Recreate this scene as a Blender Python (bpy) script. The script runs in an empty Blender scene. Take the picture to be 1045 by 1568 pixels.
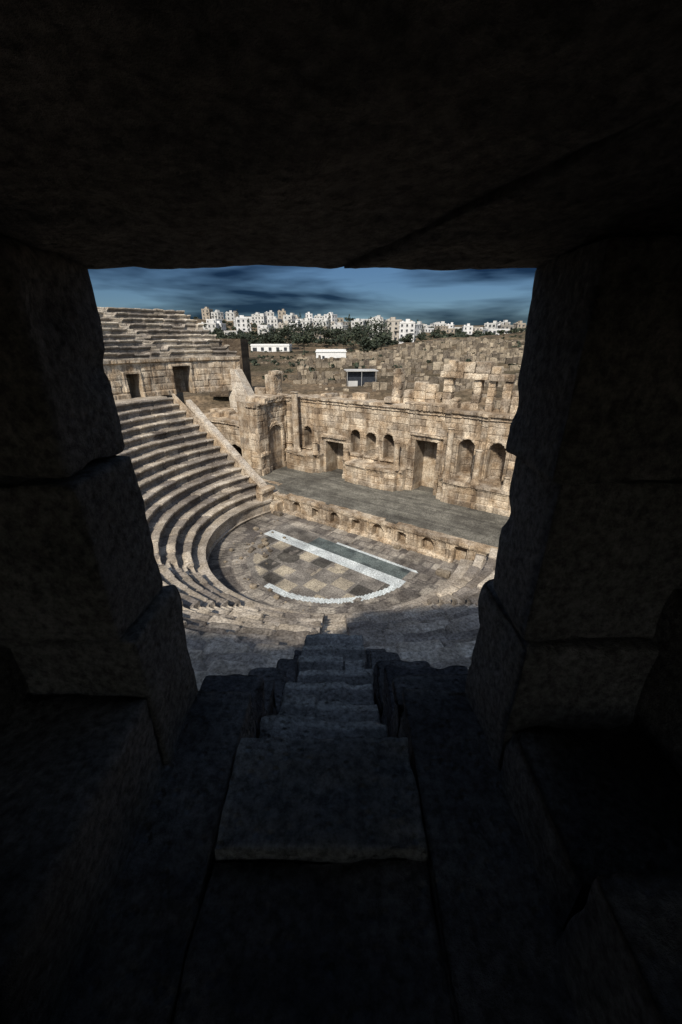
import bpy, math, random
from mathutils import Vector, noise
random.seed(7)
R=math.radians
sc=bpy.context.scene
sc.view_settings.view_transform='Standard'
sc.view_settings.look='None'
sc.view_settings.exposure=0

# ---------------------------------------------------------------- frame of the theatre
CX,CY=-0.42,21.3
AX,AY=0.83,-0.557
NX,NY=0.557,0.83
def W(s,w,z): return (CX+s*AX+w*NX, CY+s*AY+w*NY, z)
def P(r,phi,z): return W(r*math.cos(phi), r*math.sin(phi), z)
def hsh(*a):
    v=0.0
    for i,k in enumerate(a): v+=k*(12.9898+i*65.233)
    v=math.sin(v)*43758.5453
    return v-math.floor(v)
def nz(x,y,z): return noise.noise((x,y,z))
def fbm(x,y,z,o=4):
    a=1;t=0
    for i in range(o):
        t+=a*noise.noise((x,y,z)); x*=2.03;y*=2.03;z*=2.03;a*=.5
    return t

# ---------------------------------------------------------------- materials
def mat_stone(name,ca,cb,dark,stain=0.6,rough=0.93,s=1.0,bump=0.5,bdist=0.03,tint=0.5,streak=0.5,pit=0.5):
    m=bpy.data.materials.new(name); m.use_nodes=True
    nt=m.node_tree; N=nt.nodes; L=nt.links
    b=N['Principled BSDF']; b.inputs['Roughness'].default_value=rough
    b.inputs['Specular IOR Level'].default_value=0.12
    g=N.new('ShaderNodeNewGeometry')
    def noi(scale,det,mapv=None,ro=.6):
        n=N.new('ShaderNodeTexNoise'); n.inputs['Scale'].default_value=scale*s; n.inputs['Detail'].default_value=det; n.inputs['Roughness'].default_value=ro
        if mapv:
            mp=N.new('ShaderNodeMapping'); mp.inputs['Scale'].default_value=mapv
            L.new(g.outputs['Position'],mp.inputs['Vector']); L.new(mp.outputs[0],n.inputs['Vector'])
        else: L.new(g.outputs['Position'],n.inputs['Vector'])
        return n.outputs['Fac']
    def ramp(f,p0,p1,c0=(0,0,0,1),c1=(1,1,1,1)):
        r=N.new('ShaderNodeValToRGB'); r.color_ramp.elements[0].position=p0; r.color_ramp.elements[1].position=p1
        r.color_ramp.elements[0].color=c0; r.color_ramp.elements[1].color=c1
        L.new(f,r.inputs[0]); return r.outputs[0]
    def mix(f,a,bb,mode='MIX'):
        x=N.new('ShaderNodeMix'); x.data_type='RGBA'; x.blend_type=mode
        if isinstance(f,float): x.inputs[0].default_value=f
        else: L.new(f,x.inputs[0])
        for k,v in ((6,a),(7,bb)):
            if isinstance(v,tuple): x.inputs[k].default_value=(*v,1)
            else: L.new(v,x.inputs[k])
        return x.outputs[2]
    base=mix(ramp(noi(1.1,4),.40,.60),ca,cb)
    big=ramp(noi(.33,4,None,.68),.46,.64)
    sb=N.new('ShaderNodeMath'); sb.operation='MULTIPLY'; sb.inputs[1].default_value=stain; L.new(big,sb.inputs[0])
    base=mix(sb.outputs[0],base,dark)
    if streak>0:
        st=ramp(noi(2.2,3,(1,1,.16)),.5,.68)
        sb2=N.new('ShaderNodeMath'); sb2.operation='MULTIPLY'; sb2.inputs[1].default_value=streak; L.new(st,sb2.inputs[0])
        base=mix(sb2.outputs[0],base,dark)
    fine=ramp(noi(13,3,None,.7),.34,.66,(.42,.42,.42,1),(1.2,1.2,1.2,1))
    base=mix(1.0,base,fine,'MULTIPLY')
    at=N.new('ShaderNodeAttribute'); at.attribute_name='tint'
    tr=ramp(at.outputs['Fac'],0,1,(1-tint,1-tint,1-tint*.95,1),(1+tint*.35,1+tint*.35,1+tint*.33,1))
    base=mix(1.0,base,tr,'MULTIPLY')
    L.new(base,b.inputs['Base Color'])
    h=noi(16,5,None,.78)
    if pit>0:
        vo=N.new('ShaderNodeTexVoronoi'); vo.inputs['Scale'].default_value=9*s; L.new(g.outputs['Position'],vo.inputs['Vector'])
        pv=ramp(vo.outputs['Distance'],.0,.35)
        a1=N.new('ShaderNodeMath'); a1.operation='MULTIPLY_ADD'; a1.inputs[1].default_value=pit; L.new(pv,a1.inputs[0]); L.new(h,a1.inputs[2]); h=a1.outputs[0]
    bp=N.new('ShaderNodeBump'); bp.inputs['Strength'].default_value=bump; bp.inputs['Distance'].default_value=bdist
    L.new(h,bp.inputs['Height']); L.new(bp.outputs[0],b.inputs['Normal'])
    return m
def mat_plain(name,c,rough=.8,var=.2,scale=2.0):
    m=bpy.data.materials.new(name); m.use_nodes=True
    nt=m.node_tree;N=nt.nodes;L=nt.links;b=N['Principled BSDF'];b.inputs['Roughness'].default_value=rough
    g=N.new('ShaderNodeNewGeometry');n=N.new('ShaderNodeTexNoise');n.inputs['Scale'].default_value=scale;n.inputs['Detail'].default_value=3
    L.new(g.outputs['Position'],n.inputs['Vector'])
    r=N.new('ShaderNodeValToRGB');r.color_ramp.elements[0].position=.3;r.color_ramp.elements[1].position=.7
    r.color_ramp.elements[0].color=tuple(x*(1-var) for x in c)+(1,); r.color_ramp.elements[1].color=tuple(min(1,x*(1+var)) for x in c)+(1,)
    L.new(n.outputs['Fac'],r.inputs[0]);L.new(r.outputs[0],b.inputs['Base Color'])
    return m
M_wall=mat_stone('limestone_wall',(.70,.605,.475),(.46,.355,.245),(.125,.08,.048),.60,s=1.0,tint=.45,streak=.65,pit=0)
M_seat=mat_stone('limestone_seat',(.62,.555,.465),(.45,.39,.31),(.125,.10,.08),.55,tint=.6,streak=0,pit=0)
M_pale=mat_stone('pale_limestone',(.66,.61,.53),(.56,.49,.40),(.28,.21,.15),.4,tint=.3,streak=.4,pit=0)
M_floor=mat_stone('orchestra_paving',(.40,.365,.315),(.29,.26,.225),(.09,.08,.07),.75,tint=.6,streak=.0,pit=0)
M_white=mat_stone('white_marble',(.74,.80,.81),(.62,.68,.69),(.25,.26,.26),.35,tint=.3,streak=0,bump=.2,pit=0)
M_teal=mat_stone('green_marble',(.19,.225,.22),(.13,.16,.16),(.07,.085,.085),.6,tint=.6,streak=0,bump=.2,pit=0)
M_beige=mat_stone('beige_slab',(.56,.495,.38),(.42,.37,.29),(.13,.12,.10),.6,tint=.4,streak=0,bump=.2,pit=0)
M_dslab=mat_stone('dark_slab',(.15,.14,.125),(.10,.095,.085),(.045,.04,.035),.8,tint=.5,streak=0,bump=.2,pit=0)
M_grey=mat_stone('grey_slab',(.33,.305,.27),(.25,.23,.205),(.07,.065,.06),.8,tint=.5,streak=0,bump=.2,pit=0)
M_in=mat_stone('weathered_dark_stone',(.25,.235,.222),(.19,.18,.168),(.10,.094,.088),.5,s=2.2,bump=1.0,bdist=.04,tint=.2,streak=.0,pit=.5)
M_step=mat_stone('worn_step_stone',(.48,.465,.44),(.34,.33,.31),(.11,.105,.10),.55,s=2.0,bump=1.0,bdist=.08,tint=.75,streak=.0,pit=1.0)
M_gnd=mat_stone('dry_ground',(.25,.185,.12),(.15,.12,.082),(.055,.052,.032),.8,s=.12,bump=.6,bdist=.4,tint=.5,streak=.0,pit=0)
M_rub=mat_stone('rubble_stone',(.40,.34,.26),(.26,.215,.16),(.09,.075,.055),.6,s=.5,tint=.6,streak=.0,pit=0)
M_hut=mat_plain('white_render',(.62,.63,.63),.8,.1)
M_hb=[mat_plain('house_render_%d'%i,c,.85,.15,.3) for i,c in enumerate([(.45,.45,.44),(.29,.255,.21),(.38,.35,.31),(.21,.195,.175),(.56,.56,.56)])]
M_glass=mat_plain('dark_window',(.03,.035,.045),.25,.2)
M_leaf=mat_plain('pine_foliage',(.024,.034,.021),.9,.6,.9)
M_leaf2=mat_plain('pine_foliage_light',(.042,.052,.03),.9,.5,.9)
M_bark=mat_plain('bark',(.06,.045,.03),.9,.3)
M_wood=mat_stone('stage_boards',(.25,.24,.205),(.175,.168,.145),(.07,.066,.058),.6,tint=.5,streak=0,bump=.3,pit=0)
M_brick=mat_stone('brown_stone',(.2,.155,.11),(.15,.115,.08),(.07,.05,.035),.5,tint=.5,pit=0)

# ---------------------------------------------------------------- mesh builder
class B:
    def __init__(s): s.v=[];s.f=[];s.t=[];s.m=[]
    def add(s,vs,fs,t=.5,m=0):
        o=len(s.v); s.v+=vs; s.f+=[tuple(i+o for i in f) for f in fs]
        s.t+= t if isinstance(t,list) else [t]*len(vs)
        s.m+= m if isinstance(m,list) else [m]*len(fs)
    def obj(s,name,mats,smooth=False,parent=None):
        me=bpy.data.meshes.new(name); me.from_pydata(s.v,[],s.f)
        if not isinstance(mats,list): mats=[mats]
        for q in mats: me.materials.append(q)
        me.polygons.foreach_set('material_index',s.m)
        a=me.attributes.new('tint','FLOAT','POINT'); a.data.foreach_set('value',s.t)
        me.polygons.foreach_set('use_smooth',[smooth]*len(s.f))
        me.update()
        o=bpy.data.objects.new(name,me); sc.collection.objects.link(o)
        if parent: o.parent=parent
        return o
def grid(b,pts,tints,nu,nv,m=0,mf=None):
    fs=[];ms=[]
    for i in range(nu-1):
        for j in range(nv-1):
            k=i*nv+j
            if mf:
                q=mf(i,j)
                if q<0: continue
                ms.append(q)
            else: ms.append(m)
            fs.append((k,k+nv,k+nv+1,k+1))
    b.add(pts,fs,tints,ms)
def rock(b,x0,x1,y0,y1,z0,z1,step=.04,amp=.015,rad=.03,fs=2.5,tint=None,mp=None,m=0,seed=0,low=1.2,tf=None):
    """rounded, eroded stone block"""
    dims=(x1-x0,y1-y0,z1-z0); n=[max(2,int(round(d/step))) for d in dims]
    lo=(x0,y0,z0);hi=(x1,y1,z1); rad=min(rad,min(dims)*.45)
    idx={};vs=[];fc=[];ts=[]
    t0=random.random() if tint is None else tint
    def vert(i,j,k):
        key=(i,j,k)
        if key in idx: return idx[key]
        p=[lo[a]+dims[a]*(i,j,k)[a]/n[a] for a in range(3)]
        q=[min(max(p[a],lo[a]+rad),hi[a]-rad) for a in range(3)]
        d=Vector(p)-Vector(q); l=d.length
        nn=d/l if l>1e-9 else Vector((0,0,1))
        pp=Vector(q)+nn*rad if l>1e-9 else Vector(p)
        sx=seed*7.3
        h=fbm(pp.x*fs+sx,pp.y*fs,pp.z*fs,4)*amp + fbm(pp.x*fs*.3+sx,pp.y*fs*.3+9,pp.z*fs*.3,2)*amp*low
        ch=nz(pp.x*6+sx,pp.y*6,pp.z*6)   # chips
        if ch<-.25: h+=(ch+.25)*amp*2.5
        pp=pp+nn*h
        c=(pp.x,pp.y,pp.z)
        tt=t0+.25*nz(pp.x*2,pp.y*2,pp.z*2)
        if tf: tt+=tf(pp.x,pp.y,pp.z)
        if mp: c=mp(*c)
        idx[key]=len(vs); vs.append(c); ts.append(min(1,max(0,tt))); return idx[key]
    def face(f,na,nb):
        for a in range(na):
            for c in range(nb): fc.append((vert(*f(a,c)),vert(*f(a+1,c)),vert(*f(a+1,c+1)),vert(*f(a,c+1))))
    face(lambda a,c:(a,c,0),n[0],n[1]);face(lambda a,c:(a,c,n[2]),n[0],n[1])
    face(lambda a,c:(a,0,c),n[0],n[2]);face(lambda a,c:(a,n[1],c),n[0],n[2])
    face(lambda a,c:(0,a,c),n[1],n[2]);face(lambda a,c:(n[0],a,c),n[1],n[2])
    b.add(vs,fc,ts,m)
def ashlar(u,v,ch,ln,seed):
    k=math.floor(v/ch); off=hsh(k,seed)*ln
    uu=u+off; q=math.floor(uu/ln); fu=uu-q*ln; split=.6+.3*hsh(q,k,seed)
    fv=v-k*ch
    sp=split*ln; idb=q*2
    if fu>sp: idb+=1; du=min(fu-sp,ln-fu)
    else: du=min(fu,sp-fu)
    d=min(du,fv,ch-fv)
    return d,hsh(idb,k,seed+3)
def hwall(b,mp,u0,u1,v0,top,step,dep,thick,ch=.5,ln=1.2,seed=1,joint=.035,er=.05,m=0,jit=.05):
    nu=max(2,int((u1-u0)/step)); mx=max(top(u0+(u1-u0)*i/40) for i in range(41))
    nv=max(2,int((mx-v0)/step)); pts=[];ts=[]
    for i in range(-1,nu+2):
        u=u0+(u1-u0)*min(max(i,0),nu)/nu; tp=top(u)
        edge=(i<0 or i>nu)
        for j in range(nv+1):
            v=v0+(tp-v0)*j/nv
            d0=dep(u,v); jd,h=ashlar(u,v-v0,ch,ln,seed)
            e=d0
            e+=(h-.5)*jit+fbm(u*1.3+seed,v*1.3,seed*3.1,4)*er
            if jd<step*.55: e-=joint*(.4+hsh(h,seed))
            if edge: e=-thick
            t=h*.8+.1+.35*nz(u*.9,v*.9,seed)-(.25 if jd<step*.5 else 0)
            if d0<-.25: t-=.45  # shade inside niches and door recesses painted into the tint
            pts.append(mp(u,v,e)); ts.append(min(1,max(0,t)))
        pts.append(mp(u,tp+.03*nz(u*3,0,seed),-thick)); ts.append(.6)
        pts.append(mp(u,v0,-thick)); ts.append(.5)
    grid(b,pts,ts,nu+3,nv+3,m)
def column(b,s,w,z0,z1,r,m=0,drum=True,base=True):
    n=20; prof=[]
    h=z1-z0
    if base: prof+=[(r*1.45,z0),(r*1.45,z0+.12),(r*1.25,z0+.16),(r*1.3,z0+.24),(r*1.05,z0+.3)]
    else: prof+=[(r,z0)]
    k=14
    for i in range(k+1):
        zz=z0+.32+(h-.4)*i/k; rr=r*(1-.12*i/k)
        if drum and i%5==4: prof+=[(rr,zz-.02),(rr*.96,zz),(rr,zz+.02)]
        else: prof.append((rr,zz))
    prof+=[(r*1.15,z1-.05),(r*1.15,z1),(0.02,z1)]
    pts=[];ts=[]
    for i in range(n+1):
        a=2*math.pi*i/n
        for rr,zz in prof:
            e=rr*(1+.07*nz(math.cos(a)*2+s,math.sin(a)*2,zz*1.5))
            pts.append(W(s+e*math.cos(a),w+e*math.sin(a),zz)); ts.append(.55+.45*nz(s+math.cos(a),w+math.sin(a),zz*1.3))
    grid(b,pts,ts,n+1,len(prof),m)

ZF=-12.0; ZS=-10.6; ZP=-4.3
# ---------------------------------------------------------------- orchestra floor
b=B(); st=.1; s0,s1,w0,w1=-21,15,-8.4,3.2
nu=int((s1-s0)/st);nv=int((w1-w0)/st);pts=[];ts=[]
for i in range(nu+1):
    for j in range(nv+1):
        s=s0+i*st;w=w0+j*st; r=math.hypot(s,w);ph=math.atan2(w,s)
        if w<0: jd,h=ashlar(ph*6.0,r,.62,.95,5)
        else: jd,h=ashlar(s,w,.7,1.1,5)
        z=ZF+(h-.5)*.03+fbm(s*.8,w*.8,1,3)*.03-(.03 if jd<.05 else 0)
        rr=5.5
        if r<rr and w<1.6: z=ZF-.02
        pts.append(W(s,w,z)); ts.append(min(1,max(0,h+.3*nz(s*.5,w*.5,2)-(.45 if jd<.05 else 0))))
grid(b,pts,ts,nu+1,nv+1)
b.obj('orchestra_floor',M_floor)
# inlaid pavement
ra=R(-3.5)
def MO(s,w,z): 
    return W(s*math.cos(ra)-w*math.sin(ra), s*math.sin(ra)+w*math.cos(ra),z)
b=B();st=.1;N_=108;pts=[];ts=[]
for i in range(N_+1):
    for j in range(N_+1):
        s=-5.4+i*.1;w=-5.4+j*.1
        q=(math.floor(s/.55),math.floor(w/.5))
        pts.append(MO(s,w,ZF+.012+.006*nz(s*2,w*2,0))); ts.append(min(1,max(0,.2+.6*hsh(q[0],q[1],9)+.5*nz(s*.8,w*.8,4))))
def mf(i,j):
    s=-5.35+i*.1;w=-5.35+j*.1;r=math.hypot(s,w+.1)
    if w>1.05 or (r>5.25 and not(w>0 and r<5.35)): return -1
    if nz(s*1.4,w*1.4,8)<-.45 and w<-1.05: return 4
    if w>.85: return 0 if s>-.5 else 5
    if w>-.25: return 1 if s>-1.9 and s<4.9 else 5
    if w>-1.05: return 0
    if r>4.85: return 0 if s>-.6 else 5
    q=(math.floor((s+.3)/1.15),math.floor((w+1.05)/1.0)); h=hsh(q[0],q[1],3)
    fs_=(s+.3)/1.15-q[0]; fw=(w+1.05)-q[1]
    if (s+1.7)**2+((w+2.3)*1.3)**2<.55: return 3
    if min(fs_,fw)<.09: return 5
    if (q[0]+q[1])%2==0:
        if s>.6 and w<-2: return 2
        return 2 if h>.35 else 5
    return 3 if h>.2 else 5
grid(b,pts,ts,N_+1,N_+1,mf=mf)
b.obj('orchestra_inlaid_pavement',[M_white,M_teal,M_beige,M_dslab,M_floor,M_grey])

# ---------------------------------------------------------------- lower cavea
PHC=math.atan2(-17.45,12.17)+2*math.pi
def phis(a,bb,dense=True):
    l=[];x=a
    while x<bb:
        l.append(x); x+= R(.24) if (dense and abs(x-PHC)<R(34)) else R(.42)
    l.append(bb); return l
def remap(ph,r,wl,pa):
    if ph>=R(205): return ph
    pl=math.pi-math.asin(min(.99,wl/r)); t=(R(205)-ph)/(R(205)-pa)
    return R(205)+(pl-R(205))*t
def sweep(name,r0,z0,n,tr,ri,pre,post,a,bb,wl,mat,aisles,amp,ruin=0,seed=0,step_seats=True):
    cols=phis(a,bb); b=B(); pts=[];ts=[];np_=None
    for ph in cols:
        near=max(0,1-abs(ph-PHC)/R(30))
        line=[(r,z,None) for r,z in pre]
        for k in range(n):
            rb=r0+k*tr; zb=z0+k*ri
            line+=[(rb+.13,zb,k),(rb+.12,zb+ri*.5,k),(rb+.02,zb+ri*.66,k),(rb-.03,zb+ri*.85,k),(rb-.01,zb+ri*.97,k),(rb+.04,zb+ri,k),(rb+.22,zb+ri,k),(rb+.40,zb+ri-.02,k),(rb+.46,zb+ri-.09,k),(rb+tr*.97,zb+ri-.09,k)]
        line+=[(r,z,None) for r,z in post]
        np_=len(line)
        for qi,(r,z,k) in enumerate(line):
            rr=r; pp=remap(ph,r,wl,a); t=.55
            aisle=False
            for ac in aisles:
                if abs(ph-ac)<.43/max(r,5): aisle=True
            if k is not None:
                rb=r0+k*tr; zb=z0+k*ri
                L_=.9+.5*hsh(k,seed); u=ph*rb/L_+hsh(k,seed+1)*7; q=math.floor(u); fu=(u-q)*L_; h=hsh(q,k,seed)
                t=h
                if aisle:
                    c=qi-len(pre)-k*10
                    tab=[(.0,.02),(.0,.22),(.02,.25),(.1,.25),(.24,.25),(.34,.25),(.36,.25),(.36,.47),(.4,.49),(.7,.48)]
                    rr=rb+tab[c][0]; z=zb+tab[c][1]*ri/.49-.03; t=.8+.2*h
                    if c in (0,5,6,9): t=.05  # shade at the back of each aisle step painted dark
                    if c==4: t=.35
                else:
                    z+=(h-.5)*.06*(1+ruin); rr+=(hsh(q,k,seed+5)-.5)*.09*(1+ruin)
                    if min(fu,L_-fu)<.045: z-=.05; t-=.35; rr+=.03
                    if ruin and hsh(q,k,seed+9)<.16*ruin and z>zb+.1*ri:
                        z-=ri*.6*hsh(q,3,k); rr+=.1; t=.3
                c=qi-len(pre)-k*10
                if not aisle and (c<2 or c>=8): t-=.45   # lower riser and footwell darker
            x,y,_=P(rr,pp,0)
            am=amp*(1+2.2*near)
            if aisle: am*=.4
            z+=fbm(x*1.1,y*1.1,z*1.1+seed,4)*am
            rr+=fbm(x*1.7+30,y*1.7,z*1.7,3)*am*.9
            if near>0 and not aisle:
                z+= .10*near*min(0,fbm(x*.9,y*.9,5,3))+.05*near
                t=t*(1-.5*near)  # shade over the near seats put into their tint, deepest at the camera aisle
            pts.append(P(rr,pp,z)); ts.append(min(1,max(0,t+.2*nz(x*.7,y*.7,z))))
    grid(b,pts,ts,len(cols),np_)
    return b.obj(name,mat)
TR=.72;NR=14;RI=(ZP+10.9)/NR
pre=[(7.62,ZF-.1),(7.5,ZF+.18),(7.62,ZF+.22),(7.62,ZF+.5),(7.62,ZF+.85),(7.5,ZF+.92),(7.48,ZF+1.08),(7.6,-10.9),(7.85,-10.9),(8.05,-10.92)]
rl=8.2+NR*TR
post=[(rl+.1,ZP),(rl+.6,ZP),(rl+1.0,ZP),(19.9,ZP),(19.9,ZP-.3)]
AI=[PHC,PHC-R(27),PHC+R(27),PHC-R(58)]
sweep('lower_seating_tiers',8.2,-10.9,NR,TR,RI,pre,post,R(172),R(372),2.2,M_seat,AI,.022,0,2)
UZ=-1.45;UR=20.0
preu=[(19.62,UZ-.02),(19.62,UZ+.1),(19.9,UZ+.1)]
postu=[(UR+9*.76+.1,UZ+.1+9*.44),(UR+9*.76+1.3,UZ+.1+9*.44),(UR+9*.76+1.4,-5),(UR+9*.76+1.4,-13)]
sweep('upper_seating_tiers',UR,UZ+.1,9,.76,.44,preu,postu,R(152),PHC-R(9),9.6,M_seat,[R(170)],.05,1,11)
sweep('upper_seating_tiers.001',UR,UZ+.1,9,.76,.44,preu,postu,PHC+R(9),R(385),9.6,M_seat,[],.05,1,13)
def ringdep(u,v):
    d=0
    if v>UZ-.28: d+=.16
    if v<ZP+.35: d+=.08
    for c,hw,h in ((166.5,.75,2.15),(178.6,.5,1.75),(190,.7,2.1),(215,.7,2.1),(240,.7,2.1)):
        x=abs(u-R(c)*19.7)
        if x<hw and v<ZP+h: return -1.6
        if x<hw+.22 and v<ZP+h+.25: d+=.08
    return d
b=B()
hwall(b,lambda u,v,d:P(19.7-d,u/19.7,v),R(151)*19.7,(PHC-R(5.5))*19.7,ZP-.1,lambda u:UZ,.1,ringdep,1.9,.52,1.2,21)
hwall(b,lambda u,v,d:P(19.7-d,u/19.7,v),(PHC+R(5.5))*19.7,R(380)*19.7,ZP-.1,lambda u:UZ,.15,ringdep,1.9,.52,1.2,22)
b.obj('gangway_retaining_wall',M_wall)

# end parapet of the cavea
b=B()
k=17
for i in range(k):
    f0=i/k;f1=(i+1)/k
    a0=(-7.7-8.7*f0, 2.35+.5*f0, -10.35+5.75*f0); a1=(-7.7-8.7*f1+.03,2.35+.5*f1,-10.35+5.75*f1)
    def mp(x,y,z,a0=a0,a1=a1):
        return W(a0[0]+(a1[0]-a0[0])*x, a0[1]+y, a0[2]+(a1[2]-a0[2])*x+z)
    rock(b,0,1,-.22,.3,-.25,.12+.03*random.random(),.12,.02,.03,mp=mp,seed=i,tint=.6+.4*random.random())
b.obj('sloping_parapet',M_pale)
b=B()
hwall(b,lambda u,v,d:W(-u,2.25-d*.3,v),7.7,17.5,ZF-.1,lambda u:-10.5+(u-7.7)*5.75/8.7,.12,lambda u,v:0,.65,.5,1.1,31)
rock(b,-8.1,-7.45,1.5,2.7,ZF-.1,-10.3,.1,.03,.05,mp=W,tint=.7)
rock(b,-8.0,-7.3,1.4,2.8,-10.3,-10.05,.1,.02,.04,mp=W,tint=.9)
b.obj('cavea_end_wall',M_wall)

# ---------------------------------------------------------------- parodos wall with arch, platform
def arch(u,v,c,hw,z0,zs):
    x=abs(u-c)
    if x>hw or v<z0: return False
    return v<zs or (x*x+(v-zs)**2<hw*hw)
b=B()
def dpar(u,v):
    if arch(u,v,-14.3,.95,ZF-1,-9.4): return -2.2
    d=0
    if arch(u,v,-14.3,1.3,ZF-1,-9.4): d=.07
    if v>-6.75: d=.18
    return d
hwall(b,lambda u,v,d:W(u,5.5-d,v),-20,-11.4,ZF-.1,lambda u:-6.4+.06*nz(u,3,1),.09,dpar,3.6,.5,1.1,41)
for i in range(16):
    s=-18.6+random.random()*6.4;w=5.4+random.random()*2.8; l=.5+random.random()*.9
    rock(b,s,s+l,w,w+.45+random.random()*.4,-6.5,-6.2+random.random()*.35,.12,.03,.05,mp=W,seed=i,tint=.5+.5*random.random())
b.obj('side_passage_wall',M_wall)
b=B()
hwall(b,lambda u,v,d:W(u,8.7-d,v),-18.2,-14.6,-6.6,lambda u:(-2.5 if u<-17.1 else -2.5-(u+17.1)*1.48),.1,lambda u,v:0,.9,.6,1.3,43,jit=.02,er=.02)
b.obj('pale_buttress_wall',M_pale)
# side wing (versura) with arched door
b=B()
def dver(u,v):
    if arch(u,v,7.4,.8,ZS-1,-7.5): return -1.9
    d=0
    if arch(u,v,7.4,1.08,ZS-1,-7.5): d=.1
    if v>-4.8: d=.2
    if u<6.1: d+=.28
    if v<-8.7 and v>-8.95 and u<6.4: d+=.12
    if v<-10.1: d+=.12
    return d
hwall(b,lambda u,v,d:W(-11.3+d,u,v),5.2,9.4,ZF-.1,lambda u:-4.35+.1*nz(u*2,3,1)-(.35 if u<6.2 else 0),.07,dver,2.0,.5,1.0,51)
hwall(b,lambda u,v,d:W(u,5.15-d,v),-12.2,-11.05,ZF-.1,lambda u:-4.7+.12*nz(u*2,3,1),.08,lambda u,v:(.15 if v>-5.0 else (.1 if v<-10 else 0)),1.1,.5,1.0,52)
rock(b,-13.3,-12.2,8.6,9.6,-4.4,-2.75,.12,.04,.06,mp=W,tint=.4)
rock(b,-12.9,-12.0,8.7,9.6,-2.75,-2.45,.12,.04,.06,mp=W,tint=.6)
rock(b,-14.6,-13.4,8.6,9.4,-4.9,-3.9,.12,.04,.06,mp=W,tint=.4)
b.obj('stage_side_wing',M_wall)

# ---------------------------------------------------------------- scaenae frons
PODS=((-11.2,-7.35),(-5.0,.45),(3.15,14))
DOORS=((-6.2,.85,-7.85),(1.85,.8,-6.7),(10.6,.8,-7.8))
NICH=((-9.0,.38,-8.6,-7.2),(-4.15,.42,-8.5,-7.0),(-2.75,.42,-8.5,-7.05),(-1.2,.42,-8.5,-7.0),(4.75,.52,-8.75,-6.7),(6.75,.52,-8.75,-6.7),(8.7,.5,-8.75,-6.7))
def dsc(u,v):
    for c,hw,zt in DOORS:
        if abs(u-c)<hw and v<zt: return -1.9
    for p0,p1 in PODS:
        if p0<u<p1 and v<-8.95:
            e=.95
            if v>-9.17: e+=.16
            elif v>-9.3: e+=.07
            elif v<-10.2: e+=.14
            x=min(u-p0,p1-u)
            if x<.5: e-=.35
            if p0>-6 and p0<0:
                e+= .25*(1-((u-(p0+p1)/2)/((p1-p0)/2))**2)
            return e
    for c,hw,z0,zs in NICH:
        if arch(u,v,c,hw,z0,zs): return -.3-.65*math.sqrt(max(.1,1-((u-c)/hw)**2))
    d=0
    for c,hw,z0,zs in NICH:
        if arch(u,v,c,hw+.16,z0-.12,zs): d=.09
        if abs(u-c)<hw+.25 and z0-.2<v<z0: d=.16
    for c,hw,zt in DOORS:
        if abs(u-c)<hw+.3 and v<zt+.35: d=.12
        if abs(u-c)<hw+.42 and zt+.35<v<zt+.6: d=.3
    for c in (-11.0,-8.0,-4.9,.65,3.3,5.75,7.75):
        if abs(u-c)<.2: d=max(d,.2)
        if abs(u-c)<.28 and (-8.95<v<-8.7): d=max(d,.28)
    if v>-4.55: d+=.25
    elif v>-4.8: d+=.12
    return d
def topsc(u):
    t=-4.35+.05*nz(u*.9,1,1)+.03*nz(u*4,1,1)
    if u<-9.2: t-=.1
    if .0<u<2.9: t+=.28
    if hsh(math.floor(u/1.1),8)>.85: t-=.18
    return t
b=B()
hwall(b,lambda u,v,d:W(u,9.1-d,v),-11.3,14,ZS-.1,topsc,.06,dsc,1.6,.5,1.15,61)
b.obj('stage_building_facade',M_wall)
b=B()
hwall(b,lambda u,v,d:W(u,12.4-d,v),-12,14,ZS-.4,lambda u:-7.0+.6*nz(u*.6,2,2),.2,lambda u,v:0,.8,.5,1.1,63)
b.obj('backstage_wall',M_wall)
for (s,w,z0,z1,r) in ((-9.75,8.35,-8.95,-3.95,.29),(-11.0+.4,8.45,-8.95,-8.3,.24),(5.75,8.35,-8.95,-6.6,.22),(3.75,8.45,-8.95,-5.4,.23),(-.1,8.3,-8.95,-6.8,.22),(-4.7,8.5,-8.95,-8.2,.22),(-7.75,8.4,-8.95,-7.9,.22),(7.75,8.4,-8.95,-8.1,.2)):
    b=B(); column(b,s,w,z0,z1,r); b.obj('stone_column',M_wall,smooth=True)
# second storey ruin
b=B()
i=0
def blk(s0,s1,w0,w1,z0,z1,t=None,a=.03,st=.1):
    global i
    i+=1
    rock(b,s0,s1,w0,w1,z0,z1,st,a,.04,mp=W,seed=i,tint=t)
zb=-4.4
def pier(s,wd,z1,w=9.9,dp=.7):
    z=zb
    while z<z1-.1:
        h=min(z1-z,.42+.2*random.random()); o=(random.random()-.5)*.04
        blk(s+o,s+wd+o,w+o,w+dp+o,z,z+h); z+=h
pier(-2.2,.9,-3.9);pier(-1.55,.7,-2.15);pier(-1.4,.4,-1.85);pier(-.6,.8,-3.3);pier(.2,.9,-2.7);pier(1.1,.75,-2.9)
pier(2.35,.65,-2.3);pier(1.85,.4,-3.4);pier(3.0,.5,-3.7);pier(4.4,.5,-2.4);pier(5.35,.45,-2.4);pier(6.3,.55,-2.45);pier(6.9,1.1,-3.0);pier(8,1.2,-2.2);pier(9.2,1.2,-1.6);pier(10.5,2,-2.2)
for (s0,s1,z0,z1) in ((2.1,3.7,-2.35,-1.95),(3.72,5.3,-2.4,-2.0),(5.32,6.9,-2.42,-2.02),(2.3,3.2,-1.95,-1.5),(3.25,4.4,-1.98,-1.35),(4.45,5.4,-2.0,-1.3),(5.45,6.0,-2.0,-1.6),(2.6,3.1,-1.5,-1.25)):
    blk(s0,s1,9.75,10.65,z0,z1)
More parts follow.
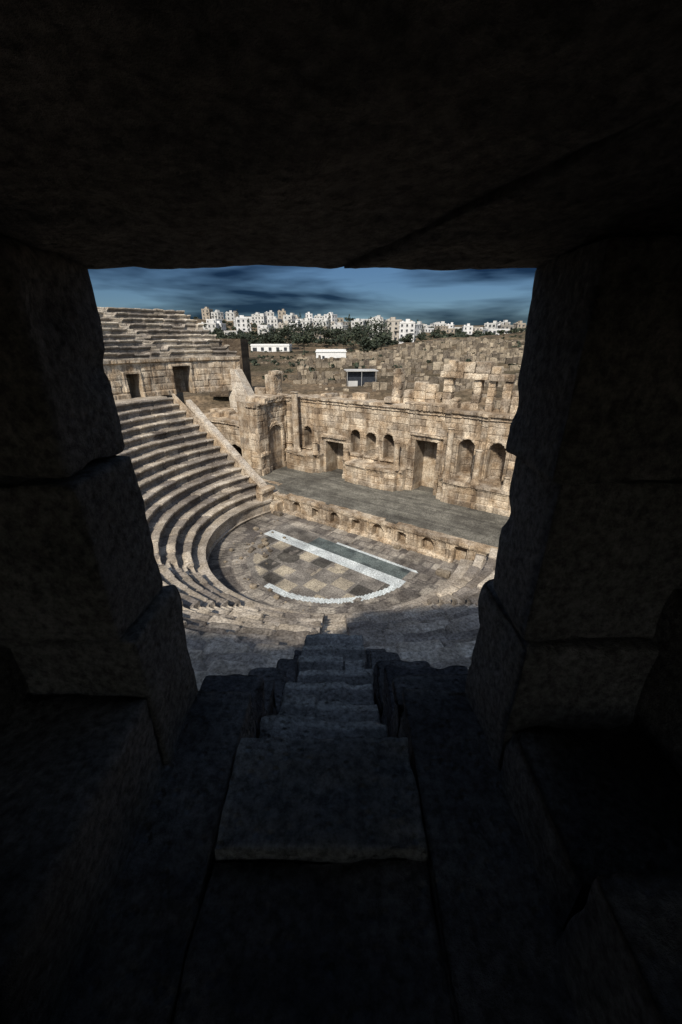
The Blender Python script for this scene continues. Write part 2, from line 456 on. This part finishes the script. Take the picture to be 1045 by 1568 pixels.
for q in range(8):
    s=-10+random.random()*22; l=.5+random.random()*.7
    blk(s,s+l,9.8+random.random()*.6,10.7+random.random()*.3,-4.45,-4.2+random.random()*.3)
b.obj('upper_storey_ruin',M_wall)

# ---------------------------------------------------------------- stage
b=B()
w=3.05; q=0
while w<9.15:
    s=-11.2+random.random()*-2; 
    while s<13:
        l=3+random.random()*2.2
        z=ZS+.0+random.random()*.02
        o=[max(s,-11.2),min(s+l-.015,13)]
        if o[1]>o[0]+.02:
            vs=[W(o[0],w,z),W(o[1],w,z),W(o[1],w+.215,z+.004),W(o[0],w+.215,z+.004),W(o[0],w,z-.1),W(o[1],w,z-.1),W(o[1],w+.215,z-.1),W(o[0],w+.215,z-.1)]
            b.add(vs,[(0,1,2,3),(0,1,5,4),(1,2,6,5),(2,3,7,6),(3,0,4,7)],.25+.5*random.random())
        s+=l
    w+=.225
b.add([W(-11.3,2.9,ZS-.11),W(13,2.9,ZS-.11),W(13,12.5,ZS-.11),W(-11.3,12.5,ZS-.11)],[(0,1,2,3)],.1)
b.obj('wooden_stage_floor',M_wood)
NF=[(-7.0,0),(-5.3,1),(-3.6,0),(-1.9,1),(-.2,0),(1.5,1),(3.2,0),(4.9,1),(6.9,2)]
def dpul(u,v):
    for c,k in NF:
        if k==0 and abs(u-c)<.28 and -11.75<v<-11.05: return -.6
        if k==1 and arch(u,v,c,.38,-11.8,-11.3): return -.45
        if k==2 and abs(u-c)<.35 and v<-11.0: return -1.0
    d=0
    if v>-10.78: d=.14
    elif v>-10.9: d=.07
    if v<-11.82: d=.12
    for c,k in NF:
        if .45<abs(u-c)<.62: d+=.06
    return d
b=B()
hwall(b,lambda u,v,d:W(u,2.8-d,v),-8.3,9.2,ZF-.1,lambda u:ZS+.04+.06*nz(u*1.3,5,5)-(.12 if hsh(math.floor(u/.9),2)>.8 else 0),.05,dpul,.45,.4,.9,71,joint=.02)
hwall(b,lambda u,v,d:W(u,2.1-d,v),-8.9,-6.6,ZF-.1,lambda u:-11.1+.1*nz(u*3,5,5),.07,lambda u,v:0,.8,.4,.9,72)
hwall(b,lambda u,v,d:W(u,4.0-d,v),-11.3,-8.2,ZF-.1,lambda u:ZS+.02,.09,lambda u,v:0,.6,.4,.9,73)
b.obj('stage_front_wall',M_wall)

b=B()
random.seed(5)
for q in range(90):
    if q<40: s=-4.4+random.gauss(0,.9);w=-2.6+random.gauss(0,.9)
    elif q<60: s=-9+random.gauss(0,1.2);w=1.2+random.gauss(0,.6)
    else: s=random.uniform(-6,8.5);w=random.choice([random.uniform(1.2,2.5),random.uniform(-6.8,-5.3)])
    if math.hypot(s,w)>7.1 and w<1: continue
    l=.08+.3*random.random()**2
    rock(b,s,s+l,w,w+l*.8,ZF-.02,ZF+l*.5,.08,.02,.04,mp=W,seed=q)
for (s,w,l) in ((6.2,.9,.8),(7.9,-.6,.9),(-8.6,.9,.8),(-6.9,1.9,.7)):
    rock(b,s,s+l,w,w+l*.5,ZF-.02,ZF+.3,.08,.03,.05,mp=W)
b.obj('fallen_stones',M_rub)

# ---------------------------------------------------------------- doorway in which the camera stands
random.seed(11)
def tunnel_piece(name,blocks,mat,step=.035,amp=.012,low=.7,tint=None):
    b=B()
    for n_,q in enumerate(blocks):
        x0,x1,y0,y1,z0,z1=q[:6]; rd=q[6] if len(q)>6 else .03
        rock(b,x0,x1,y0,y1,z0,z1,step,amp,rd,seed=n_+len(name),fs=3.0,low=low,tint=tint)
    return b.obj(name,mat,smooth=True)
b=B()
def sk_(x,y,z,side):
    o=.72*(1.57-y)
    f=(1-(x+.01)/1.9) if side>0 else ((x+1.9)/1.89)
    u_=1.57-y
    return (x+o*max(0,f), y, z+.11*u_+.06*u_*u_)
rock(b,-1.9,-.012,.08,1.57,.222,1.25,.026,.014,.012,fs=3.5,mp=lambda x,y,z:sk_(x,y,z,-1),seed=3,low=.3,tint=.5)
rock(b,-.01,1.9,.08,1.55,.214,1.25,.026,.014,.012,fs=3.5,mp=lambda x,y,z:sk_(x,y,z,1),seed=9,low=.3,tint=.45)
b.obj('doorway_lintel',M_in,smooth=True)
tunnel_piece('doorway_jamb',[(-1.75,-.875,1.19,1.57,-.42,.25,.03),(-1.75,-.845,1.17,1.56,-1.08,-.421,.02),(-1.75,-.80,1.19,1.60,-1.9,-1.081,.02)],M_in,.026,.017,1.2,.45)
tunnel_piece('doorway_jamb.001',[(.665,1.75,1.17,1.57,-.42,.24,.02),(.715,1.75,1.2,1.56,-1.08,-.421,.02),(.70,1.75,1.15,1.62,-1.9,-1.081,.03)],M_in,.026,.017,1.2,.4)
YB=-4.2  # unseen rear end, left open and placed to let fill light in
for nm,xa,xb in (('passage_wall',-2.0,-1.28),('passage_wall.001',1.24,2.0)):
    bl=[];z=-2.0;k=0
    while z<.9:
        h=(.55,.62,.48,.66,.6,.6)[k%6]; y=YB-.3*(k%2)
        while y<1.25:
            l=.7+.5*random.random(); o=(random.random()-.5)*.05
            bl.append((xa+o if xa>0 else xa,xb+o if xa<0 else xb,y,min(y+l-.004,1.32),z,z+h-.004,.02)); y+=l
        z+=h;k+=1
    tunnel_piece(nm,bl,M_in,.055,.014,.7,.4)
    b=B(); x0,x1=(xa-.5,xa+.3) if xa<0 else (xb-.3,xb+.5)
    rock(b,x0,x1,YB,1.5,-2.3,1.5,.5,.01,.02); b.obj('passage_wall_core' if xa<0 else 'passage_wall_core.001',M_in)
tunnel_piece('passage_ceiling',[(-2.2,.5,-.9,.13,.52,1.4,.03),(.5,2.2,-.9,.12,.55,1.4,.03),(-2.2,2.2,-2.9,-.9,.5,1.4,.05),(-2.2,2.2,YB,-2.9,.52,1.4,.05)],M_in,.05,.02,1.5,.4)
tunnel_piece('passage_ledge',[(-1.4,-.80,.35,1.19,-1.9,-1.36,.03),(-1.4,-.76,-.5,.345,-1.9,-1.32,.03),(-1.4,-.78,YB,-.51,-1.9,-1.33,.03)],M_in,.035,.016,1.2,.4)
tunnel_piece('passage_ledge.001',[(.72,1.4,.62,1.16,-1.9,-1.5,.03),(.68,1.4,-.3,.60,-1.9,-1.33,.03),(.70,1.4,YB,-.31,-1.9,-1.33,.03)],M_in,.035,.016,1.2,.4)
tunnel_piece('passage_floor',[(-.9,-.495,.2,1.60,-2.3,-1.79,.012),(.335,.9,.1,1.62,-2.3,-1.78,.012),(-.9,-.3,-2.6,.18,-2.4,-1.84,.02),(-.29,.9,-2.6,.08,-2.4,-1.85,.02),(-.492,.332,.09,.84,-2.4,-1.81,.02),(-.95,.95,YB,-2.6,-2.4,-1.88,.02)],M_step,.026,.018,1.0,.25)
b=B()
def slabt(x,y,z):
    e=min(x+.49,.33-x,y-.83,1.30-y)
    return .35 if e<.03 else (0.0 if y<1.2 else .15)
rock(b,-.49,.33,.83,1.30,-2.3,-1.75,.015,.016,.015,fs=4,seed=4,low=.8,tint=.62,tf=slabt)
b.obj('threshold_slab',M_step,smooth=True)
# steps following the steep line down from the threshold
LN=[(1.28,-1.80),(1.73,-2.13),(2.17,-2.48),(2.67,-2.83),(3.22,-3.18),(3.73,-3.48),(4.24,-3.80)]
def lz(y):
    for (a,va),(c,vc) in zip(LN,LN[1:]):
        if y<=c: return va+(vc-va)*(y-a)/(c-a)
    return LN[-1][1]
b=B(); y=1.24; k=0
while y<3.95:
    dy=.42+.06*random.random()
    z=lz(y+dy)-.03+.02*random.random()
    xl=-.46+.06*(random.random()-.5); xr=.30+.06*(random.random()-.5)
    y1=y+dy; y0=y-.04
    tf=lambda px,py,pz,y1=y1,z=z:(.55 if (py>y1-.07) else (-.05 if py>y1-.26 else -.55))  # pale worn nosing; shade at the tread back put into the tint
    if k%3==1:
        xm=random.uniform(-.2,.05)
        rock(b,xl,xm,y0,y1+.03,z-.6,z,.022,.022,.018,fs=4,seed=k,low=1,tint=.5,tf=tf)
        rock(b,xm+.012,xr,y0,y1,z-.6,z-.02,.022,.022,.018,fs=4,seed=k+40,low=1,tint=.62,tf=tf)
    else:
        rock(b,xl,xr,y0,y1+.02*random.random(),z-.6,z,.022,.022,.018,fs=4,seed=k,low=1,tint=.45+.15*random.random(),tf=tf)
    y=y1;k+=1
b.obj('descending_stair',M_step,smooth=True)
bl=[(-.86,-.485,1.58,1.85,-2.9,-1.93,.03),(.325,.86,1.6,1.8,-2.9,-1.90,.03),(-1.0,-.485,1.86,2.25,-3.2,-2.34,.03),(.33,.98,1.81,2.3,-3.4,-2.30,.03),
    (-.85,-.48,2.26,2.75,-3.9,-2.78,.04),(.33,.82,2.31,2.8,-3.9,-2.76,.04),(-.70,-.475,2.77,3.3,-4.5,-3.2,.04),(.325,.66,2.82,3.4,-4.5,-3.2,.04),(-.62,-.47,3.31,3.95,-5,-3.66,.04),(.32,.58,3.41,4.0,-5,-3.7,.04)]
tunnel_piece('stair_cheek_stones',bl,M_step,.03,.03,1.2,.12)

# ---------------------------------------------------------------- terrain
def lerp(x,pts):
    if x<=pts[0][0]: return pts[0][1]
    for (a,va),(c,vc) in zip(pts,pts[1:]):
        if x<=c:
            t=(x-a)/(c-a); t=t*t*(3-2*t); return va+(vc-va)*t
    return pts[-1][1]
prof=[(30,-13.2),(36,-11),(50,-8.0),(80,-6.0),(150,-5.5),(230,-4.0),(330,4.5),(440,17),(520,18),(800,4),(1500,0),(2300,40),(4000,70),(9000,0)]
profr=[(30,-13.2),(36,-11),(50,-7.5),(80,-5.0),(150,-2.0),(230,1.0),(330,2.0),(440,9),(520,10),(800,-2),(1500,10),(2400,68),(4000,80),(9000,0)]
def tz(x,y):
    d=math.hypot(x-CX,y-CY); a=math.atan2(x,max(y,1)) if y>0 else 1.5*(1 if x>0 else -1)
    k=min(1,max(0,(a-.05)/.22)); k=k*k*(3-2*k)
    z=lerp(d,prof)*(1-k)+lerp(d,profr)*k
    amp=min(1,max(0,(d-34)/40))
    z+=amp*(fbm(x*.012,y*.012,3,4)*min(3.5,d*.014)+fbm(x*.09,y*.09,7,3)*.6)
    if d>38 and d<330: 
        h=1.1; q=z/h; f=q-math.floor(q); z=z*.35+.65*(math.floor(q)+min(1,f*3.5))*h
    return z
b=B();pts=[];ts=[]
ds=[0,15,28];d=31
while d<9000: ds.append(d); d*=1.016 if d<420 else 1.05
na=[];a=-180
while a<180.01:
    na.append(a); a+= .45 if -32<a<34 else 4
na[-1]=180
for a in na:
    for d in ds:
        x=CX+d*math.sin(R(a));y=CY+d*math.cos(R(a))
        pts.append((x,y,tz(x,y) if d>=30 else -13.2)); ts.append(.5+.5*nz(x*.05,y*.05,1))
grid(b,pts,ts,len(na),len(ds))
b.obj('ground_terrain',M_gnd)
b=B(); random.seed(3)
for wl_ in range(22):
    y0=50+wl_*5.2+random.random()*4; x=-14+random.random()*8; end=30+y0*.28
    if random.random()<.3: x+=15
    big=1.5 if wl_%3==0 else 1
    while x<end:
        l=.6+random.random()*1.2
        if random.random()<.88:
            yy=y0+3*nz(x*.05,wl_,0)+.08*x; z=tz(x,yy); h=(.45+.6*random.random()*(1 if y0<90 else 1.4))*big
            rock(b,x,x+l,yy,yy+.7,z-.8,z+h,.7,.08,.12,seed=wl_)
        x+=l+.05
for q in range(380):
    d=38+random.random()**1.5*90; a=random.uniform(-20,30)
    x=CX+d*math.sin(R(a));y=CY+d*math.cos(R(a));z=tz(x,y); l=.2+random.random()*.7
    rock(b,x,x+l,y,y+l*.8,z-.4,z+l*.5,.6,.1,.12,seed=q)
b.obj('ruin_rubble',M_rub)
b=B()
hwall(b,lambda u,v,d:(u,62-d,v),-20.0,-14.6,-8,lambda u:.1+.15*nz(u,1,1),.25,lambda u,v:0,5,.5,1.2,81)
b.obj('brown_stone_tower',M_brick)

# ---------------------------------------------------------------- buildings
def box(b,x0,x1,y0,y1,z0,z1,ang,cx,cy,m=0,t=.5):
    ca,sa=math.cos(ang),math.sin(ang)
    vs=[]
    for z in (z0,z1):
        for x,y in ((x0,y0),(x1,y0),(x1,y1),(x0,y1)): vs.append((cx+x*ca-y*sa,cy+x*sa+y*ca,z))
    b.add(vs,[(0,1,2,3),(4,5,6,7),(0,1,5,4),(1,2,6,5),(2,3,7,6),(3,0,4,7)],t,m)
def house(x,y,wd,dp,fl,ang,mat,name='town_house',z=None,wins=True):
    b=B(); z0=tz(x,y) if z is None else z; H=fl*3.1
    box(b,-wd/2,wd/2,-dp/2,dp/2,z0-5,z0+H,ang,x,y)
    box(b,-wd/2-.2,wd/2+.2,-dp/2-.2,dp/2+.2,z0+H,z0+H+.25,ang,x,y)
    for a0,a1,b0,b1 in ((-wd/2,wd/2,-dp/2,-dp/2+.25),(-wd/2,wd/2,dp/2-.25,dp/2),(-wd/2,-wd/2+.25,-dp/2+.25,dp/2-.25),(wd/2-.25,wd/2,-dp/2+.25,dp/2-.25)):
        box(b,a0,a1,b0,b1,z0+H+.25,z0+H+.7,ang,x,y)
    if fl>1:
        q=random.uniform(-wd*.25,wd*.2)
        box(b,q,q+wd*.28,-1,2.5,z0+H+.25,z0+H+2.6,ang,x,y)
        box(b,-wd*.4,-wd*.4+1.3,0,1.3,z0+H+.25,z0+H+1.6,ang,x,y)
    for f in range(fl if wins else 0):
        zz=z0+f*3.1+1.0
        n=max(2,int(wd/3.0))
        for k in range(n):
            c=-wd/2+(k+.5)*wd/n
            big=hsh(k,f,x)>.7
            ww=.95 if big else .65; hh=1.9 if big else 1.5; zb_=zz-.5 if big else zz
            box(b,c-ww,c+ww,-dp/2-.06,-dp/2+.1,zb_,zb_+hh,ang,x,y,1)
            box(b,c-ww-.15,c+ww+.15,-dp/2-.25,-dp/2-.0,zb_-.15,zb_,ang,x,y)
            if big and fl>1 and hsh(k,f,y)>.4: box(b,c-1.4,c+1.4,-dp/2-1.3,-dp/2-.3,zb_-.3,zb_+.55,ang,x,y)
        n=max(1,int(dp/3.5))
        for k in range(n):
            c=-dp/2+(k+.5)*dp/n
            for sd in (-1,1): box(b,sd*wd/2-.06,sd*wd/2+.06,c-.6,c+.6,zz,zz+1.5,ang,x,y,1)
    if not wins:
        box(b,wd*.2,wd*.2+.9,-dp/2-.05,-dp/2+.1,z0-.6,z0+1.6,ang,x,y,1)
        box(b,-wd*.3,-wd*.3+.7,-dp/2-.05,-dp/2+.1,z0+1.3,z0+2.1,ang,x,y,1)
    return b.obj(name,[mat,M_glass])
random.seed(23)
placed=[]
def dirx(px,y): return (px-522.5)/600/1.103*y
for q in range(1500):
    if len(placed)>=88: break
    px=random.choice([random.uniform(320,540),random.uniform(320,640),random.uniform(620,800)]); y=random.choice([random.uniform(300,380),random.uniform(340,480)]); x=dirx(px,y)
    if px>640 and y<370: continue
    if any(abs(x-a)<12 and abs(y-c)<22 for a,c in placed): continue
    placed.append((x,y))
    house(x,y,random.uniform(7,13),random.uniform(7,10),random.choice([1,1,2,2,3]) if px<640 else random.choice([1,1,2]),random.uniform(-.6,.6),random.choice([M_hb[0],M_hb[4],M_hb[2],M_hb[0],M_hb[1],M_hb[3],M_hb[4]]))
house(dirx(600,300),300,8,9,4,.1,M_hb[2],z=-1);house(dirx(624,290),290,10,9,4,-.2,M_hb[4],z=-2.5)
house(dirx(760,300),300,15,9,1,.1,M_hb[4],z=3)
house(dirx(778,310),315,9,9,2,-.1,M_hb[3])
placed+=[(dirx(600,300),300),(dirx(624,290),290),(dirx(760,300),300)]
house(-3.0,124,8.6,5,1,.06,M_hut,'white_shed',z=-6.4,wins=False)
house(-31,190,17,7,1,-.05,M_hut,'white_shed',z=-5.6)
b=B(); z0=-7.4
box(b,-2.9,2.9,-2,2,z0+2.2,z0+2.36,.1,3.6,76,0)
box(b,-2.5,2.5,-1.0,1.6,z0-1,z0+2.2,.1,3.6,76,1)
for k in (0,2,4): box(b,-2.7+k*1.3,-2.64+k*1.3,-1.9,-1.84,z0-1,z0+2.2,.1,3.6,76,0)
box(b,-2.5,-.8,-1.9,-1.8,z0-.5,z0+.6,.1,3.6,76,0)
b.obj('visitor_shelter',[M_hb[0],M_glass])

# ---------------------------------------------------------------- trees
def crown(b,x,y,z,rx,h,n,leaf,cyp=False):
    lobes=[(0,0,.55,1)] if cyp else [(random.uniform(-.5,.5),random.uniform(-.5,.5),random.uniform(.25,.8),random.uniform(.4,.7)) for _ in range(7)]
    for k in range(n):
        lx,ly,lz_,lr=random.choice(lobes)
        v=Vector((random.gauss(0,1),random.gauss(0,1),random.gauss(0,1))).normalized()*random.random()**.4
        if cyp:
            t=random.random(); rad=rx*math.sin(math.pi*min(1,.12+t*.88))**.7*(.6+.4*random.random()); a=random.random()*6.28
            c=Vector((x+rad*math.cos(a),y+rad*math.sin(a),z+h*t))
        else:
            c=Vector((x+rx*(lx+v.x*lr),y+rx*(ly+v.y*lr),z+h*(.25+lz_*.6+v.z*lr*.35)))
        s_=leaf*random.uniform(.5,1.3)
        a=Vector((random.gauss(0,1),random.gauss(0,1),random.gauss(0,.6))).normalized()*s_
        d=Vector((random.gauss(0,1),random.gauss(0,1),random.gauss(0,.6))).normalized()*s_
        b.add([tuple(c-a),tuple(c+d),tuple(c+a),tuple(c-d*.8)],[(0,1,2,3)],.5,1 if random.random()<.72 else 2)
def trunk(b,x,y,z,h,r):
    n=7;pts=[]
    for i in range(n+1):
        a=6.283*i/n
        for k in range(5):
            rr=r*(1-k*.2)+.02; pts.append((x+rr*math.cos(a)+.1*k*nz(x,k,0),y+rr*math.sin(a),z-.5+h*k/4))
    grid(b,pts,[.5]*len(pts),n+1,5,0)
    for k in range(5):
        a=random.random()*6.28; zz=z+h*(.35+.12*k); l=h*.28
        p0=Vector((x,y,zz));p1=p0+Vector((math.cos(a)*l,math.sin(a)*l,l*.7)); rr=r*.35; up=Vector((0,0,rr)); sd=Vector((-math.sin(a)*rr,math.cos(a)*rr,0))
        b.add([tuple(p0-up),tuple(p0+sd),tuple(p0+up),tuple(p0-sd),tuple(p1)],[(0,1,4),(1,2,4),(2,3,4),(3,0,4)],.5,0)
random.seed(31)
mats=[M_bark,M_leaf,M_leaf2]
for px,y,rx,h in ((440,205,7,12),(455,230,8,14),(478,215,8,14),(497,225,7,12),(556,190,6,13),(574,205,7,14),(590,240,7,12),(566,150,3.4,7.5),(585,160,3.6,7),(420,240,7,11),(515,250,7,11),(345,230,7,9),(365,240,7,10),(530,200,5,9),(405,230,6,9),(465,180,5,9),(545,215,6,11)):
    x=dirx(px,y);z=tz(x,y);b=B(); trunk(b,x,y,z,h*.8,.28); crown(b,x,y,z,rx,h,520,.6); b.obj('pine_tree',mats)
for px,y,h in ((648,260,9),(560,300,14),(505,330,15),(671,250,6),(382,300,14),(535,340,14)):
    x=dirx(px,y);z=tz(x,y);b=B(); trunk(b,x,y,z,h*.8,.2); crown(b,x,y,z,1.5,h,260,.4,True); b.obj('cypress_tree',mats)
b=B()
for q in range(520):
    px=random.uniform(300,810) if q%3 else random.uniform(320,620); y=random.uniform(235,480); x=dirx(px,y); z=tz(x,y)
    if any(abs(x-a)<7 and -22<y-c<7 for a,c in placed): continue
    if random.random()<.15: crown(b,x,y,z,1.4,random.uniform(7,11) if px<640 else 5,60,.7,True)
    else: crown(b,x,y,z,random.uniform(2.5,5),random.uniform(3,7) if px<640 else random.uniform(2,4),80,.9)
for q in range(260):
    d=random.uniform(60,240); a=random.uniform(-22,30); x=CX+d*math.sin(R(a));y=CY+d*math.cos(R(a));z=tz(x,y)
    crown(b,x,y,z-.4,random.uniform(.6,1.8),random.uniform(.8,1.8),26,.35)
b.obj('distant_trees',mats)

# ---------------------------------------------------------------- light
EL=R(43); hz=Vector((-.25,-.968)).normalized()
Ld=Vector((hz.x*math.cos(EL),hz.y*math.cos(EL),math.sin(EL)))
ld=bpy.data.lights.new('sun','SUN'); ld.energy=4.9; ld.angle=R(3.5); ld.color=(1,.91,.78)
lo=bpy.data.objects.new('sun',ld); sc.collection.objects.link(lo); lo.rotation_euler=Ld.to_track_quat('Z','Y').to_euler()
wd=bpy.data.worlds.new('World'); sc.world=wd; wd.use_nodes=True
nt=wd.node_tree;N=nt.nodes;L=nt.links
bg=N['Background']; bg.inputs['Strength'].default_value=.078
sk=N.new('ShaderNodeTexSky'); sk.sky_type='NISHITA'; sk.sun_disc=False; sk.sun_elevation=EL; sk.sun_rotation=math.atan2(hz.x,hz.y)
sk.air_density=1.0; sk.dust_density=.3; sk.ozone_density=3
tc=N.new('ShaderNodeTexCoord'); mp=N.new('ShaderNodeMapping'); mp.inputs['Scale'].default_value=(1.0,1.0,6.5); mp.inputs['Rotation'].default_value=(0,R(5),0); mp.inputs['Location'].default_value=(3.1,.4,1.7)
L.new(tc.outputs['Generated'],mp.inputs['Vector'])
no=N.new('ShaderNodeTexNoise'); no.inputs['Scale'].default_value=2.9; no.inputs['Detail'].default_value=4.5; no.inputs['Roughness'].default_value=.5; no.inputs['Distortion'].default_value=.2
L.new(mp.outputs[0],no.inputs['Vector'])
rp=N.new('ShaderNodeValToRGB'); rp.color_ramp.elements[0].position=.40; rp.color_ramp.elements[1].position=.62
rp.color_ramp.elements[0].color=(.032,.062,.11,1); rp.color_ramp.elements[1].color=(.36,.48,.62,1)
L.new(no.outputs['Fac'],rp.inputs[0])
# added fill: unseen sky brightened overhead and behind; storm bank ahead
sx=N.new('ShaderNodeSeparateXYZ'); L.new(tc.outputs['Generated'],sx.inputs[0])
ml=N.new('ShaderNodeMath'); ml.operation='MULTIPLY_ADD'; ml.inputs[1].default_value=-.7; L.new(sx.outputs['Y'],ml.inputs[0]); L.new(sx.outputs['Z'],ml.inputs[2])
mr=N.new('ShaderNodeMapRange'); mr.interpolation_type='SMOOTHSTEP'; mr.inputs['From Min'].default_value=-.25; mr.inputs['From Max'].default_value=.75
L.new(ml.outputs[0],mr.inputs['Value'])
m2=N.new('ShaderNodeMix'); m2.data_type='RGBA'; L.new(mr.outputs[0],m2.inputs[0]); L.new(rp.outputs[0],m2.inputs[6]); m2.inputs[7].default_value=(3.3,2.6,2.0,1)
mx=N.new('ShaderNodeMix'); mx.data_type='RGBA'; mx.blend_type='MULTIPLY'; mx.inputs[0].default_value=1
L.new(sk.outputs[0],mx.inputs[6]); L.new(m2.outputs[2],mx.inputs[7]); L.new(mx.outputs[2],bg.inputs['Color'])

# ---------------------------------------------------------------- camera
cam=bpy.data.cameras.new('camera'); co=bpy.data.objects.new('camera',cam); sc.collection.objects.link(co)
co.location=(0,0,0); co.rotation_euler=(R(90-23.75),0,0)
cam.sensor_fit='VERTICAL'; cam.sensor_height=36; cam.sensor_width=24; cam.lens=600/1568*36
cam.clip_start=.02; cam.clip_end=20000
sc.camera=co
print('verts',sum(len(o.data.vertices) for o in sc.objects if o.type=='MESH'))
